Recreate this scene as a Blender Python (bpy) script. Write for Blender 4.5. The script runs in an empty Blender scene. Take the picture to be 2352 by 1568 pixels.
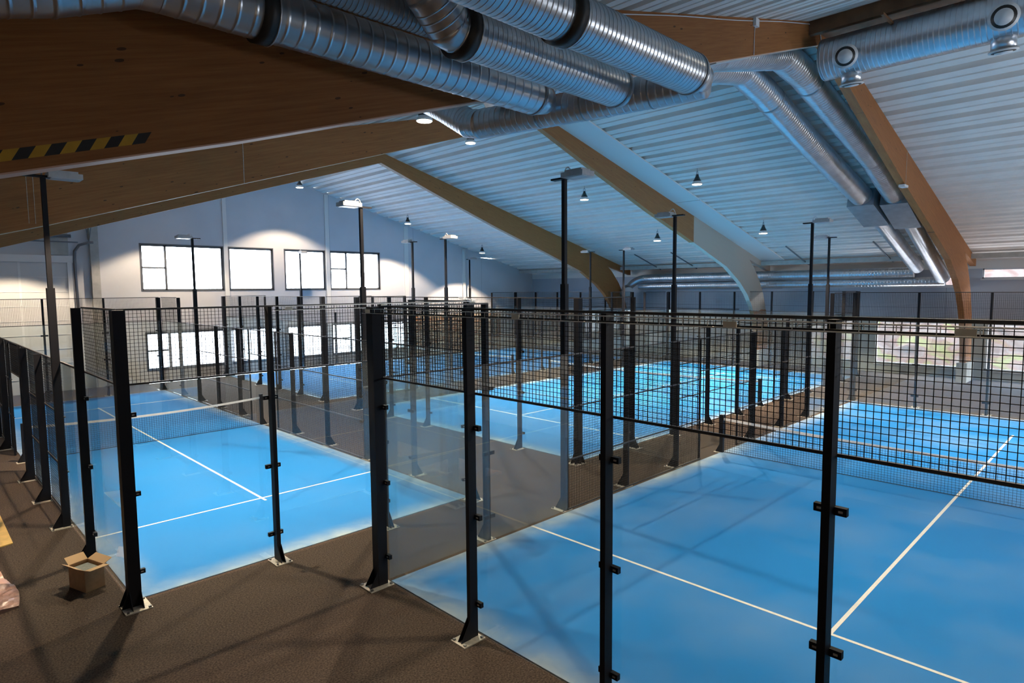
import bpy, bmesh, math, random
from mathutils import Vector, Matrix
random.seed(7)
scn = bpy.context.scene
COL = scn.collection
V = Vector
# ------------------------------------------------------------------ materials
def new_mat(name):
    m = bpy.data.materials.new(name); m.use_nodes = True
    nt = m.node_tree; nt.nodes.clear()
    out = nt.nodes.new('ShaderNodeOutputMaterial')
    return m, nt, out
def N(nt, t, **kw):
    n = nt.nodes.new(t)
    for k, v in kw.items():
        if k.startswith('i_'): n.inputs[k[2:].replace('_', ' ')].default_value = v
        else: setattr(n, k, v)
    return n
def srgb(r, g, b):
    f = lambda c: (c/255/12.92) if c/255 <= .04045 else ((c/255+.055)/1.055)**2.4
    return (f(r), f(g), f(b), 1)
def principled(name, col, rough=.5, metal=0., spec=.5, noise=0, nscale=5., bump=0, bscale=40., coord='Object'):
    m, nt, out = new_mat(name)
    p = N(nt, 'ShaderNodeBsdfPrincipled'); nt.links.new(p.outputs[0], out.inputs[0])
    p.inputs['Base Color'].default_value = col; p.inputs['Roughness'].default_value = rough
    p.inputs['Metallic'].default_value = metal; p.inputs['Specular IOR Level'].default_value = spec
    tc = N(nt, 'ShaderNodeTexCoord')
    if noise:
        n = N(nt, 'ShaderNodeTexNoise'); n.inputs['Scale'].default_value = nscale; n.inputs['Detail'].default_value = 6
        nt.links.new(tc.outputs[coord], n.inputs['Vector'])
        mx = N(nt, 'ShaderNodeMix', data_type='RGBA')
        mx.inputs['A'].default_value = tuple(c*(1-noise) for c in col[:3])+(1,)
        mx.inputs['B'].default_value = tuple(min(1, c*(1+noise)) for c in col[:3])+(1,)
        mr = N(nt, 'ShaderNodeMapRange'); mr.inputs['From Min'].default_value = .3; mr.inputs['From Max'].default_value = .7
        nt.links.new(n.outputs['Fac'], mr.inputs['Value']); nt.links.new(mr.outputs[0], mx.inputs['Factor'])
        nt.links.new(mx.outputs['Result'], p.inputs['Base Color'])
    if bump:
        n2 = N(nt, 'ShaderNodeTexNoise'); n2.inputs['Scale'].default_value = bscale; n2.inputs['Detail'].default_value = 4
        nt.links.new(tc.outputs[coord], n2.inputs['Vector'])
        b = N(nt, 'ShaderNodeBump'); b.inputs['Strength'].default_value = bump; b.inputs['Distance'].default_value = .01
        nt.links.new(n2.outputs['Fac'], b.inputs['Height']); nt.links.new(b.outputs[0], p.inputs['Normal'])
    return m
def emit(name, col, s):
    m, nt, out = new_mat(name)
    e = N(nt, 'ShaderNodeEmission'); e.inputs[0].default_value = col; e.inputs[1].default_value = s
    nt.links.new(e.outputs[0], out.inputs[0]); return m
def glass_mat(name, tint=(.93, .97, .97, 1), refl=1.0, dust=.03):
    m, nt, out = new_mat(name)
    t = N(nt, 'ShaderNodeBsdfTransparent'); t.inputs[0].default_value = tint
    g = N(nt, 'ShaderNodeBsdfGlossy'); g.inputs['Roughness'].default_value = .01; g.inputs[0].default_value = (1, 1, 1, 1)
    d = N(nt, 'ShaderNodeBsdfDiffuse'); d.inputs[0].default_value = (.8, .82, .84, 1)
    fr = N(nt, 'ShaderNodeLayerWeight'); fr.inputs[0].default_value = .5
    pw = N(nt, 'ShaderNodeMath', operation='POWER'); pw.inputs[1].default_value = 4.5
    nt.links.new(fr.outputs['Facing'], pw.inputs[0])
    ad = N(nt, 'ShaderNodeMath', operation='MULTIPLY_ADD'); ad.inputs[1].default_value = .8; ad.inputs[2].default_value = .07
    nt.links.new(pw.outputs[0], ad.inputs[0])
    mul = N(nt, 'ShaderNodeMath', operation='MULTIPLY'); mul.inputs[1].default_value = refl
    nt.links.new(ad.outputs[0], mul.inputs[0])
    m1 = N(nt, 'ShaderNodeMixShader'); nt.links.new(mul.outputs[0], m1.inputs[0])
    nt.links.new(t.outputs[0], m1.inputs[1]); nt.links.new(g.outputs[0], m1.inputs[2])
    m2 = N(nt, 'ShaderNodeMixShader'); m2.inputs[0].default_value = dust
    nt.links.new(m1.outputs[0], m2.inputs[1]); nt.links.new(d.outputs[0], m2.inputs[2])
    nt.links.new(m2.outputs[0], out.inputs[0]); return m

def turf_mat(name, w, l, hz=.1):
    """blue sand-filled turf, paler where the sand has gathered along the edges (object coords 0..w, 0..l)"""
    m, nt, out = new_mat(name)
    p = N(nt, 'ShaderNodeBsdfPrincipled'); nt.links.new(p.outputs[0], out.inputs[0])
    p.inputs['Roughness'].default_value = .85; p.inputs['Specular IOR Level'].default_value = .2
    tc = N(nt, 'ShaderNodeTexCoord'); sep = N(nt, 'ShaderNodeSeparateXYZ'); nt.links.new(tc.outputs['Object'], sep.inputs[0])
    def M(op, a, b=None):
        n = N(nt, 'ShaderNodeMath', operation=op)
        for i, x in enumerate((a, b)):
            if x is None: continue
            if isinstance(x, (int, float)): n.inputs[i].default_value = x
            else: nt.links.new(x, n.inputs[i])
        return n.outputs[0]
    dx = M('MINIMUM', sep.outputs[0], M('SUBTRACT', w, sep.outputs[0]))
    dy = M('MINIMUM', sep.outputs[1], M('SUBTRACT', l, sep.outputs[1]))
    d = M('MINIMUM', dx, dy)
    n1 = N(nt, 'ShaderNodeTexNoise'); n1.inputs['Scale'].default_value = .55; n1.inputs['Detail'].default_value = 5
    nt.links.new(tc.outputs['Object'], n1.inputs['Vector'])
    n2 = N(nt, 'ShaderNodeTexNoise'); n2.inputs['Scale'].default_value = 2.6; n2.inputs['Detail'].default_value = 6
    n2.inputs['Distortion'].default_value = .6
    nt.links.new(tc.outputs['Object'], n2.inputs['Vector'])
    n3 = N(nt, 'ShaderNodeTexNoise'); n3.inputs['Scale'].default_value = 160; n3.inputs['Detail'].default_value = 2
    nt.links.new(tc.outputs['Object'], n3.inputs['Vector'])
    edge = N(nt, 'ShaderNodeMapRange'); edge.inputs['From Min'].default_value = 0; edge.inputs['From Max'].default_value = .55
    edge.inputs['To Min'].default_value = 1; edge.inputs['To Max'].default_value = 0
    nt.links.new(d, edge.inputs['Value'])
    sand = M('MULTIPLY', M('POWER', edge.outputs[0], 1.3), M('MULTIPLY', n2.outputs['Fac'], 1.15))
    sand = M('MULTIPLY', sand, M('MULTIPLY', n1.outputs['Fac'], 2.2))
    haze = N(nt, 'ShaderNodeMapRange'); haze.inputs['From Min'].default_value = .42; haze.inputs['From Max'].default_value = .75
    haze.inputs['To Max'].default_value = hz
    nt.links.new(n1.outputs['Fac'], haze.inputs['Value'])
    fac = N(nt, 'ShaderNodeMath', operation='ADD', use_clamp=True)
    nt.links.new(sand, fac.inputs[0]); nt.links.new(haze.outputs[0], fac.inputs[1])
    mx = N(nt, 'ShaderNodeMix', data_type='RGBA')
    mx.inputs['A'].default_value = (.013, .205, .56, 1); mx.inputs['B'].default_value = (.41, .49, .55, 1)
    nt.links.new(fac.outputs[0], mx.inputs['Factor'])
    hs = N(nt, 'ShaderNodeHueSaturation'); nt.links.new(mx.outputs['Result'], hs.inputs['Color'])
    mr = N(nt, 'ShaderNodeMapRange'); mr.inputs['To Min'].default_value = .8; mr.inputs['To Max'].default_value = 1.2
    nt.links.new(n3.outputs['Fac'], mr.inputs['Value']); nt.links.new(mr.outputs[0], hs.inputs['Value'])
    nt.links.new(hs.outputs[0], p.inputs['Base Color'])
    return m

def glulam_mat(name, base, dark, paint=None, zcut=None):
    m, nt, out = new_mat(name)
    p = N(nt, 'ShaderNodeBsdfPrincipled'); nt.links.new(p.outputs[0], out.inputs[0])
    p.inputs['Roughness'].default_value = .6; p.inputs['Specular IOR Level'].default_value = .3
    tc = N(nt, 'ShaderNodeTexCoord'); sep = N(nt, 'ShaderNodeSeparateXYZ'); nt.links.new(tc.outputs['Object'], sep.inputs[0])
    # grain stretched along the limbs: rotate so that the right / left slope lies along u
    def M(op, a, b=None):
        n = N(nt, 'ShaderNodeMath', operation=op)
        for i, x in enumerate((a, b)):
            if x is None: continue
            if isinstance(x, (int, float)): n.inputs[i].default_value = x
            else: nt.links.new(x, n.inputs[i])
        return n.outputs[0]
    ax = M('ABSOLUTE', M('SUBTRACT', sep.outputs[0], 10.6))
    hh = M('ADD', sep.outputs[2], M('MULTIPLY', ax, .29))
    cmb = N(nt, 'ShaderNodeCombineXYZ'); nt.links.new(M('MULTIPLY', sep.outputs[0], .9), cmb.inputs[0]); nt.links.new(M('MULTIPLY', sep.outputs[1], 6.), cmb.inputs[1]); nt.links.new(M('MULTIPLY', hh, 22.), cmb.inputs[2])
    n1 = N(nt, 'ShaderNodeTexNoise'); n1.inputs['Scale'].default_value = 1.6; n1.inputs['Detail'].default_value = 8; n1.inputs['Roughness'].default_value = .65
    nt.links.new(cmb.outputs[0], n1.inputs['Vector'])
    # laminations 45 mm
    lam = N(nt, 'ShaderNodeTexNoise', noise_dimensions='1D'); lam.inputs['Scale'].default_value = 1.
    fl = M('FLOOR', M('MULTIPLY', hh, 22.)); nt.links.new(fl, lam.inputs['W']); lam.inputs['W'].default_value = 0
    f = M('ADD', M('MULTIPLY', n1.outputs['Fac'], .75), M('MULTIPLY', lam.outputs['Fac'], .25))
    mx = N(nt, 'ShaderNodeMix', data_type='RGBA'); mx.inputs['A'].default_value = dark; mx.inputs['B'].default_value = base
    mr = N(nt, 'ShaderNodeMapRange'); mr.inputs['From Min'].default_value = .3; mr.inputs['From Max'].default_value = .68
    nt.links.new(f, mr.inputs['Value']); nt.links.new(mr.outputs[0], mx.inputs['Factor'])
    # knots
    c2 = N(nt, 'ShaderNodeCombineXYZ'); nt.links.new(M('MULTIPLY', sep.outputs[0], 1.6), c2.inputs[0]); nt.links.new(M('MULTIPLY', hh, 4.2), c2.inputs[2])
    vo = N(nt, 'ShaderNodeTexVoronoi'); vo.inputs['Scale'].default_value = 2.6; vo.inputs['Randomness'].default_value = 1
    nt.links.new(c2.outputs[0], vo.inputs['Vector'])
    wn = N(nt, 'ShaderNodeTexWhiteNoise'); nt.links.new(vo.outputs['Color'], wn.inputs['Vector'])
    thr = M('MULTIPLY', M('POWER', wn.outputs['Value'], 2.2), .17)
    kn = M('LESS_THAN', vo.outputs['Distance'], thr)
    mk = N(nt, 'ShaderNodeMix', data_type='RGBA'); mk.inputs['B'].default_value = (.035, .018, .01, 1)
    nt.links.new(M('MULTIPLY', kn, .8), mk.inputs['Factor']); nt.links.new(mx.outputs['Result'], mk.inputs['A'])
    last = mk.outputs['Result']
    if paint:
        xm, z0, wx = paint
        gx = M('GREATER_THAN', sep.outputs[0], xm); gz = M('GREATER_THAN', sep.outputs[2], z0)
        nz = N(nt, 'ShaderNodeTexNoise'); nz.inputs['Scale'].default_value = 3.5; nt.links.new(tc.outputs['Object'], nz.inputs['Vector'])
        gz = M('GREATER_THAN', M('ADD', sep.outputs[2], M('MULTIPLY', nz.outputs['Fac'], .35)), z0+.17)
        if zcut: gz = M('LESS_THAN', sep.outputs[2], z0)
        fac = M('MULTIPLY', M('MULTIPLY', gx, gz), .78)
        mp = N(nt, 'ShaderNodeMix', data_type='RGBA'); nt.links.new(fac, mp.inputs['Factor'])
        nt.links.new(last, mp.inputs['A']); mp.inputs['B'].default_value = (.50, .46, .40, 1); last = mp.outputs['Result']
    nt.links.new(last, p.inputs['Base Color'])
    return m

def wall_mat(name, up, low, z0, axis, joints, jcol=(.12, .13, .15, 1), zjoint=None):
    """painted wall: colour 'low' under height z0, thin dark joints every so often along x or y"""
    m, nt, out = new_mat(name)
    p = N(nt, 'ShaderNodeBsdfPrincipled'); nt.links.new(p.outputs[0], out.inputs[0]); p.inputs['Roughness'].default_value = .8
    tc = N(nt, 'ShaderNodeTexCoord'); sep = N(nt, 'ShaderNodeSeparateXYZ'); nt.links.new(tc.outputs['Object'], sep.inputs[0])
    def M(op, a, b=None):
        n = N(nt, 'ShaderNodeMath', operation=op)
        for i, x in enumerate((a, b)):
            if x is None: continue
            if isinstance(x, (int, float)): n.inputs[i].default_value = x
            else: nt.links.new(x, n.inputs[i])
        return n.outputs[0]
    n1 = N(nt, 'ShaderNodeTexNoise'); n1.inputs['Scale'].default_value = .8; n1.inputs['Detail'].default_value = 6
    nt.links.new(tc.outputs['Object'], n1.inputs['Vector'])
    mx = N(nt, 'ShaderNodeMix', data_type='RGBA'); mx.inputs['A'].default_value = low; mx.inputs['B'].default_value = up
    nt.links.new(M('GREATER_THAN', sep.outputs[2], z0), mx.inputs['Factor'])
    hs = N(nt, 'ShaderNodeHueSaturation'); nt.links.new(mx.outputs['Result'], hs.inputs['Color'])
    mr = N(nt, 'ShaderNodeMapRange'); mr.inputs['To Min'].default_value = .9; mr.inputs['To Max'].default_value = 1.08
    nt.links.new(n1.outputs['Fac'], mr.inputs['Value']); nt.links.new(mr.outputs[0], hs.inputs['Value'])
    c = sep.outputs[axis]
    fr = M('FRACT', M('DIVIDE', M('ADD', c, 100*joints[0]+joints[1]), joints[0]))
    j = M('LESS_THAN', fr, .018/joints[0])
    last = hs.outputs[0]
    if zjoint is not None:
        for zz in zjoint:
            a = M('LESS_THAN', M('ABSOLUTE', M('SUBTRACT', sep.outputs[2], zz)), .011)
            j = M('MAXIMUM', j, a)
    mj = N(nt, 'ShaderNodeMix', data_type='RGBA'); nt.links.new(M('MULTIPLY', j, .7), mj.inputs['Factor'])
    nt.links.new(last, mj.inputs['A']); mj.inputs['B'].default_value = jcol
    nt.links.new(mj.outputs['Result'], p.inputs['Base Color']); return m

def ramp_mat(name, scale, stops, rough=.9, detail=8, dist=.5):
    m, nt, out = new_mat(name)
    p = N(nt, 'ShaderNodeBsdfPrincipled'); nt.links.new(p.outputs[0], out.inputs[0]); p.inputs['Roughness'].default_value = rough
    tc = N(nt, 'ShaderNodeTexCoord'); n = N(nt, 'ShaderNodeTexNoise'); n.inputs['Scale'].default_value = scale
    n.inputs['Detail'].default_value = detail; n.inputs['Distortion'].default_value = dist
    nt.links.new(tc.outputs['Object'], n.inputs['Vector'])
    r = N(nt, 'ShaderNodeValToRGB'); cr = r.color_ramp
    while len(cr.elements) < len(stops): cr.elements.new(.5)
    for e, (pos, c) in zip(cr.elements, stops): e.position = pos; e.color = c
    nt.links.new(n.outputs['Fac'], r.inputs[0]); nt.links.new(r.outputs[0], p.inputs['Base Color']); return m

def brick_mat():
    m, nt, out = new_mat('mottled_brick')
    p = N(nt, 'ShaderNodeBsdfPrincipled'); nt.links.new(p.outputs[0], out.inputs[0]); p.inputs['Roughness'].default_value = .9
    tc = N(nt, 'ShaderNodeTexCoord'); mp = N(nt, 'ShaderNodeMapping'); mp.inputs['Rotation'].default_value = (math.pi/2, 0, 0)
    nt.links.new(tc.outputs['Object'], mp.inputs[0])
    b = N(nt, 'ShaderNodeTexBrick'); b.inputs['Scale'].default_value = 3.2
    b.inputs['Color1'].default_value = (.62, .24, .08, 1); b.inputs['Color2'].default_value = (.85, .74, .52, 1); b.inputs['Mortar'].default_value = (.8, .76, .7, 1)
    b.inputs['Mortar Size'].default_value = .02; b.inputs['Brick Width'].default_value = .8; b.inputs['Row Height'].default_value = .3
    nt.links.new(mp.outputs[0], b.inputs['Vector']); nt.links.new(b.outputs['Color'], p.inputs['Base Color']); return m

MT = dict(
    black=principled('powder_coated_black_steel', (.007, .007, .010, 1), .55, 0, .22),
    wire=principled('black_coated_wire', (.004, .004, .005, 1), .6, 0, .15),
    rail=principled('black_steel_rail', (.03, .026, .024, 1), .4, 0, .5),
    zinc=principled('galvanised_plate', (.50, .45, .38, 1), .5, .25, .5, noise=.2, nscale=20),
    bolt=principled('steel_bolt', (.25, .25, .25, 1), .3, .9),
    glass=glass_mat('clear_tempered_glass'),
    winglass=glass_mat('window_glass', (.97, .98, 1, 1), .5, 0.0),
    duct=principled('galvanised_spiral_duct', (.62, .65, .69, 1), .32, .92, .5, noise=.12, nscale=3),
    duct_dark=principled('dull_galvanised_steel', (.34, .37, .40, 1), .45, .7, .5, noise=.15, nscale=3),
    rubber=principled('black_rubber_gasket', (.02, .018, .017, 1), .5),
    roof=principled('white_coated_deck', (.80, .745, .69, 1), .5, 0, .3, noise=.05, nscale=1.5),
    board=principled('white_gypsum_board', (.74, .73, .70, 1), .7, 0, .3),
    white=principled('white_plastic', (.72, .72, .72, 1), .4),
    lampbody=principled('black_lamp_housing', (.014, .014, .016, 1), .4),
    floodbody=principled('pale_grey_cast_housing', (.42, .42, .43, 1), .45, .2, noise=.1, nscale=8),
    floodlens=principled('frosted_lens', (.7, .7, .7, 1), .2),
    led=emit('led_disc', (1, .88, .70, 1), 22),
    floor=principled('dark_rubber_floor', (.068, .049, .037, 1), .9, 0, .15, noise=.6, nscale=48),
    line=principled('white_court_line', (.78, .76, .72, 1), .8, noise=.06, nscale=30),
    netcord=principled('black_net_cord', (.010, .012, .018, 1), .8),
    netband=principled('white_net_band', (.72, .70, .68, 1), .7),
    wood=glulam_mat('glued_laminated_spruce', (.38, .155, .050, 1), (.22, .080, .022, 1)),
    wood_painted=glulam_mat('part_whitewashed_glulam', (.38, .155, .050, 1), (.22, .080, .022, 1), paint=(21.1, 3.0, 0)),
    wood_foot=glulam_mat('glulam_with_grey_foot', (.38, .155, .050, 1), (.22, .080, .022, 1), paint=(20., 2.95, 0), zcut=True),
    concrete=principled('pale_concrete', (.42, .41, .38, 1), .85, 0, .3, noise=.12, nscale=4),
    gable=wall_mat('white_painted_gable', (.60, .60, .62, 1), (.60, .58, .55, 1), 1.0, 0, (5.75, 4.3)),
    side=wall_mat('side_wall_panels', (.42, .45, .51, 1), (.40, .395, .36, 1), 2.75, 1, (4.6, .9), zjoint=(3.2,)),
    plainwall=principled('grey_wall_paint', (.28, .27, .26, 1), .85),
    frame=principled('dark_window_frame', (.10, .105, .115, 1), .4),
    wframe=principled('white_window_frame', (.65, .65, .66, 1), .4),
    door=principled('white_sectional_door', (.62, .62, .62, 1), .5),
    pipe=principled('grey_steel_pipe', (.15, .155, .17, 1), .4, .4),
    card=principled('corrugated_cardboard', (.42, .24, .12, 1), .85, noise=.12, nscale=14),
    card_in=principled('cardboard_inside', (.50, .32, .17, 1), .85),
    greybag=principled('grey_foam_sheet', (.22, .23, .21, 1), .8, noise=.2, nscale=20),
    ply=principled('yellow_plywood', (.62, .40, .13, 1), .6, noise=.12, nscale=6),
    wrap=principled('pinkish_wrapped_paper', (.38, .22, .17, 1), .35, 0, .6, noise=.3, nscale=9, bump=.6, bscale=14),
    yellow=principled('hazard_yellow', (.52, .28, .02, 1), .6, noise=.15, nscale=8),
    tapeblack=principled('hazard_black', (.015, .013, .013, 1), .6),
    plate=principled('pale_zinc_plate', (.88, .80, .62, 1), .5),
    hill=ramp_mat('rocky_hillside', .35, [(.34, (.010, .008, .008, 1)), (.44, (.035, .018, .014, 1)), (.50, (.05, .038, .034, 1)), (.57, (.045, .018, .012, 1)), (.64, (.045, .045, .008, 1))], dist=1.5, detail=10),
    brick=brick_mat(),
    zincwire=principled('bright_zinc_wire', (.75, .73, .68, 1), .35, .4),
    timber=principled('brown_timber', (.17, .075, .03, 1), .65, noise=.3, nscale=3),
)
# ------------------------------------------------------------------ mesh helpers
class MB:
    def __init__(s): s.v = []; s.f = []; s.mi = []; s.m = 0
    def quad(s, *p):
        i = len(s.v); s.v += [tuple(q) for q in p]; s.f.append(tuple(range(i, i+len(p)))); s.mi.append(s.m)
    def box(s, x0, y0, z0, x1, y1, z1):
        x0, x1 = min(x0, x1), max(x0, x1); y0, y1 = min(y0, y1), max(y0, y1); z0, z1 = min(z0, z1), max(z0, z1)
        i = len(s.v)
        s.v += [(x0, y0, z0), (x1, y0, z0), (x1, y1, z0), (x0, y1, z0), (x0, y0, z1), (x1, y0, z1), (x1, y1, z1), (x0, y1, z1)]
        for q in ((3, 2, 1, 0), (4, 5, 6, 7), (0, 1, 5, 4), (1, 2, 6, 5), (2, 3, 7, 6), (3, 0, 4, 7)):
            s.f.append(tuple(i+k for k in q)); s.mi.append(s.m)
        return s
    def bar(s, a, b, w, h=None, up=(0, 0, 1), caps=True):
        """rectangular bar from a to b, w across, h along 'up'"""
        a, b = V(a), V(b); h = w if h is None else h
        d = (b-a).normalized(); u = V(up)
        if abs(d.dot(u)) > .99: u = V((1, 0, 0))
        r = d.cross(u).normalized(); u = r.cross(d).normalized()
        i = len(s.v)
        for p in (a, b):
            for (sx, sy) in ((-1, -1), (1, -1), (1, 1), (-1, 1)):
                s.v.append(tuple(p+r*(sx*w/2)+u*(sy*h/2)))
        fs = [(0, 1, 5, 4), (1, 2, 6, 5), (2, 3, 7, 6), (3, 0, 4, 7)]
        if caps: fs += [(3, 2, 1, 0), (4, 5, 6, 7)]
        for q in fs: s.f.append(tuple(i+k for k in q)); s.mi.append(s.m)
        return s
    def tube(s, pts, r, seg=16, caps=True, radii=None):
        pts = [V(p) for p in pts]; n = len(pts); i0 = len(s.v)
        prev = None
        for k, p in enumerate(pts):
            if k == 0: d = pts[1]-p
            elif k == n-1: d = p-pts[k-1]
            else: d = (pts[k+1]-p).normalized()+(p-pts[k-1]).normalized()
            d.normalize()
            if prev is None:
                u = V((0, 0, 1)) if abs(d.z) < .95 else V((1, 0, 0))
                a = d.cross(u).normalized()
            else:
                a = (prev-d*prev.dot(d)).normalized()
            prev = a; b = a.cross(d).normalized()
            rr = radii[k] if radii else r
            for j in range(seg):
                t = 2*math.pi*j/seg
                s.v.append(tuple(p+a*(math.cos(t)*rr)+b*(math.sin(t)*rr)))
        for k in range(n-1):
            for j in range(seg):
                a0 = i0+k*seg+j; a1 = i0+k*seg+(j+1) % seg
                s.f.append((a0, a0+seg, a1+seg, a1)); s.mi.append(s.m)
        if caps:
            s.f.append(tuple(i0+j for j in range(seg))); s.mi.append(s.m)
            s.f.append(tuple(i0+(n-1)*seg+j for j in reversed(range(seg)))); s.mi.append(s.m)
        return s
    def prism_y(s, poly, y0, y1):
        """polygon in x,z extruded along y"""
        i = len(s.v); n = len(poly)
        for y in (y0, y1): s.v += [(x, y, z) for x, z in poly]
        s.f.append(tuple(i+k for k in range(n))); s.f.append(tuple(i+n+k for k in reversed(range(n))))
        s.mi += [s.m, s.m]
        for k in range(n):
            k2 = (k+1) % n
            s.f.append((i+k2, i+k, i+n+k, i+n+k2)); s.mi.append(s.m)
        return s
    def strip_y(s, lo, hi, y0, y1):
        """solid band between two x,z polylines with equal point counts, extruded along y"""
        for a in range(len(lo)-1):
            s.prism_y([lo[a], lo[a+1], hi[a+1], hi[a]], y0, y1)
        return s
    def build(s, name, mats, parent=None, smooth=False, origin=None):
        if not isinstance(mats, (list, tuple)): mats = [mats]
        me = bpy.data.meshes.new(name)
        o0 = V(origin) if origin is not None else (parent['_o'] if parent is not None else V((0, 0, 0)))
        o0 = V(o0)
        me.from_pydata([tuple(V(p)-o0) for p in s.v], [], s.f)
        for m in mats: me.materials.append(m)
        if len(mats) > 1: me.polygons.foreach_set('material_index', s.mi)
        if smooth: me.polygons.foreach_set('use_smooth', [True]*len(s.f))
        bm = bmesh.new(); bm.from_mesh(me)
        bmesh.ops.recalc_face_normals(bm, faces=bm.faces); bm.to_mesh(me); bm.free(); me.update()
        o = bpy.data.objects.new(name, me); COL.objects.link(o)
        if parent is not None: attach(o, parent, V(origin) if origin is not None else None)
        elif origin is not None: o.location = origin
        return o
ORI = {}
def attach(o, parent, world=None):
    o.parent = parent
    w = V(world) if world is not None else V(parent['_o'])
    o.location = w-V(parent['_o'])
    o['_o'] = tuple(w)
def tag(o, label, cat, group=None):
    o['label'] = label; o['category'] = cat
    if group: o['group'] = group
    return o
def thing(name, loc, label, cat, group=None):
    o = bpy.data.objects.new(name, None); COL.objects.link(o); o.location = loc; o['_o'] = tuple(loc)
    o.empty_display_size = .2
    return tag(o, label, cat, group)
def struct(o): o['kind'] = 'structure'; return o
def inst(proto, name, parent, world, rz=0):
    """another copy of a prototype mesh, placed under parent"""
    o = bpy.data.objects.new(name, proto); COL.objects.link(o); attach(o, parent, world); o.rotation_euler.z = rz
    return o

RX, RZ = 10.6, 10.18
def zr(x): return RZ-.2578*(x-RX) if x >= RX else RZ-.2578*(RX-x)
YF = [-2.0, 7.15, 16.25]           # near faces of the frames
YG = 25.3                          # gable wall
XW, XL, YB = 29.6, -8.6, -12.6

# ------------------------------------------------------------------ shell
b = MB(); b.box(XL-.3, YB-.3, -.2, XW+.3, YG+.3, 0); struct(b.build('floor', MT['floor']))

def wall_cells(us, zs, holes, emit_cell):
    us = sorted(set(us)); zs = sorted(set(zs))
    for a, c in zip(us, us[1:]):
        for d, e in zip(zs, zs[1:]):
            mu, mz = (a+c)/2, (d+e)/2
            if any(h[0] < mu < h[1] and h[2] < mz < h[3] for h in holes): continue
            emit_cell(a, c, d, e)
# gable wall (x,z) at YG
GH = [(3.40, 7.06, 4.29, 6.42), (7.37, 9.62, 4.29, 6.42), (10.30, 12.62, 4.29, 6.42), (12.98, 16.2, 4.29, 6.42),
      (3.45, 7.06, .56, 2.30), (7.37, 9.62, .56, 2.30), (10.30, 12.62, .56, 2.30), (12.98, 18.1, .56, 2.30)]
b = MB()
us = [XL, RX, XW]+[h[0] for h in GH]+[h[1] for h in GH]; zs = [0, 6.8]+[h[2] for h in GH]+[h[3] for h in GH]
zs = sorted(set(zs)); uss = sorted(set(us))
def cell(a, c, d, e):
    # clip by the roof line
    zt0, zt1 = min(e, zr(a)+.1), min(e, zr(c)+.1)
    if zt0 <= d and zt1 <= d: return
    b.prism_y([(a, d), (c, d), (c, max(zt1, d+.001)), (a, max(zt0, d+.001))], YG, YG+.3)
wall_cells([u for u in uss]+[-5, -2, 20, 22, 24, 26, 28], zs, GH, cell)
for a, c in ((XL, RX), (RX, XW)):
    n = 6
    for k in range(n):
        x0 = a+(c-a)*k/n; x1 = a+(c-a)*(k+1)/n
        if max(zr(x0), zr(x1)) > 6.8:
            b.prism_y([(x0, 6.8), (x1, 6.8), (x1, max(6.801, zr(x1)+.1)), (x0, max(6.801, zr(x0)+.1))], YG, YG+.3)
struct(b.build('wall_gable', MT['gable']))
# right wall (y,z) at XW
SH = [(1.95-3.5, 1.95, .45, 2.52), (-6.3, -2.45, .45, 2.52), (-11, -7.3, .45, 2.52), (2.45, 6.5, 4.18, 4.62), (-1.6, 2.3, 4.18, 4.62), (-11, -2.2, 4.5, 4.95)]
b = MB()
def cell2(a, c, d, e): b.box(XW, a, d, XW+.3, c, e)
wall_cells([YB, YG]+[h[0] for h in SH]+[h[1] for h in SH], [0, 5.6]+[h[2] for h in SH]+[h[3] for h in SH], SH, cell2)
struct(b.build('wall_right', MT['side']))
b = MB().box(XL-.3, YB-.3, 0, XL, YG+.3, 5.6); struct(b.build('wall_left', MT['plainwall']))
b = MB(); BH = [(8, 12, 4.0, 5.2), (16, 20, 4.0, 5.2)]  # high openings added in the unseen back wall to let in extra daylight
def cell3(a, c, d, e): b.box(a, YB-.3, d, c, YB, e)
wall_cells([XL-.3, XW+.3]+[h[0] for h in BH]+[h[1] for h in BH], [0, 5.6]+[h[2] for h in BH]+[h[3] for h in BH], BH, cell3)
b.prism_y([(XL-.3, 5.6), (XW+.3, 5.6), (RX, RZ+.3)], YB-.3, YB); struct(b.build('wall_back', MT['plainwall']))

# trapezoidal roof deck, ribs along y
def deck(side):
    b = MB(); p = .79; L = (XW+.3-RX) if side > 0 else (RX-XL+.3)
    prof = []; s = 0.
    while s < L:
        for ds, dz in ((0, 0), (.225, 0), (.235, .03), (.285, .03), (.295, 0), (.52, 0), (.56, .20), (.74, .20), (.78, 0)):
            if s+ds <= L: prof.append((s+ds, dz))
        s += p
    prof.append((L, 0))
    q = 1 if side > 0 else -1
    pts = [(RX+q*sx, RZ-.2578*sx+dz) for sx, dz in prof]
    i = 0
    for (a, c) in zip(pts, pts[1:]):
        b.quad((a[0], YB-.2, a[1]), (c[0], YB-.2, c[1]), (c[0], YG+.2, c[1]), (a[0], YG+.2, a[1]))
    # weather skin above
    b.box  # solid top
    e = RX+q*L
    b.quad((RX, YB-.2, RZ+.32), (e, YB-.2, RZ-.2578*L+.32), (e, YG+.2, RZ-.2578*L+.32), (RX, YG+.2, RZ+.32))
    return b
struct(deck(1).build('ceiling', MT['roof'])); struct(deck(-1).build('ceiling_left', MT['roof']))
# eaves strip under the roof at the right wall
b = MB().box(XW-.03, YB, 4.95, XW, YG, zr(XW)+.05)
struct(b.build('trim_1', MT['board']))
b = MB().bar((28.2, YB, zr(28.2)-.18), (28.2, YG, zr(28.2)-.18), .10, .22); struct(b.build('trim_2', MT['concrete']))

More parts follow.
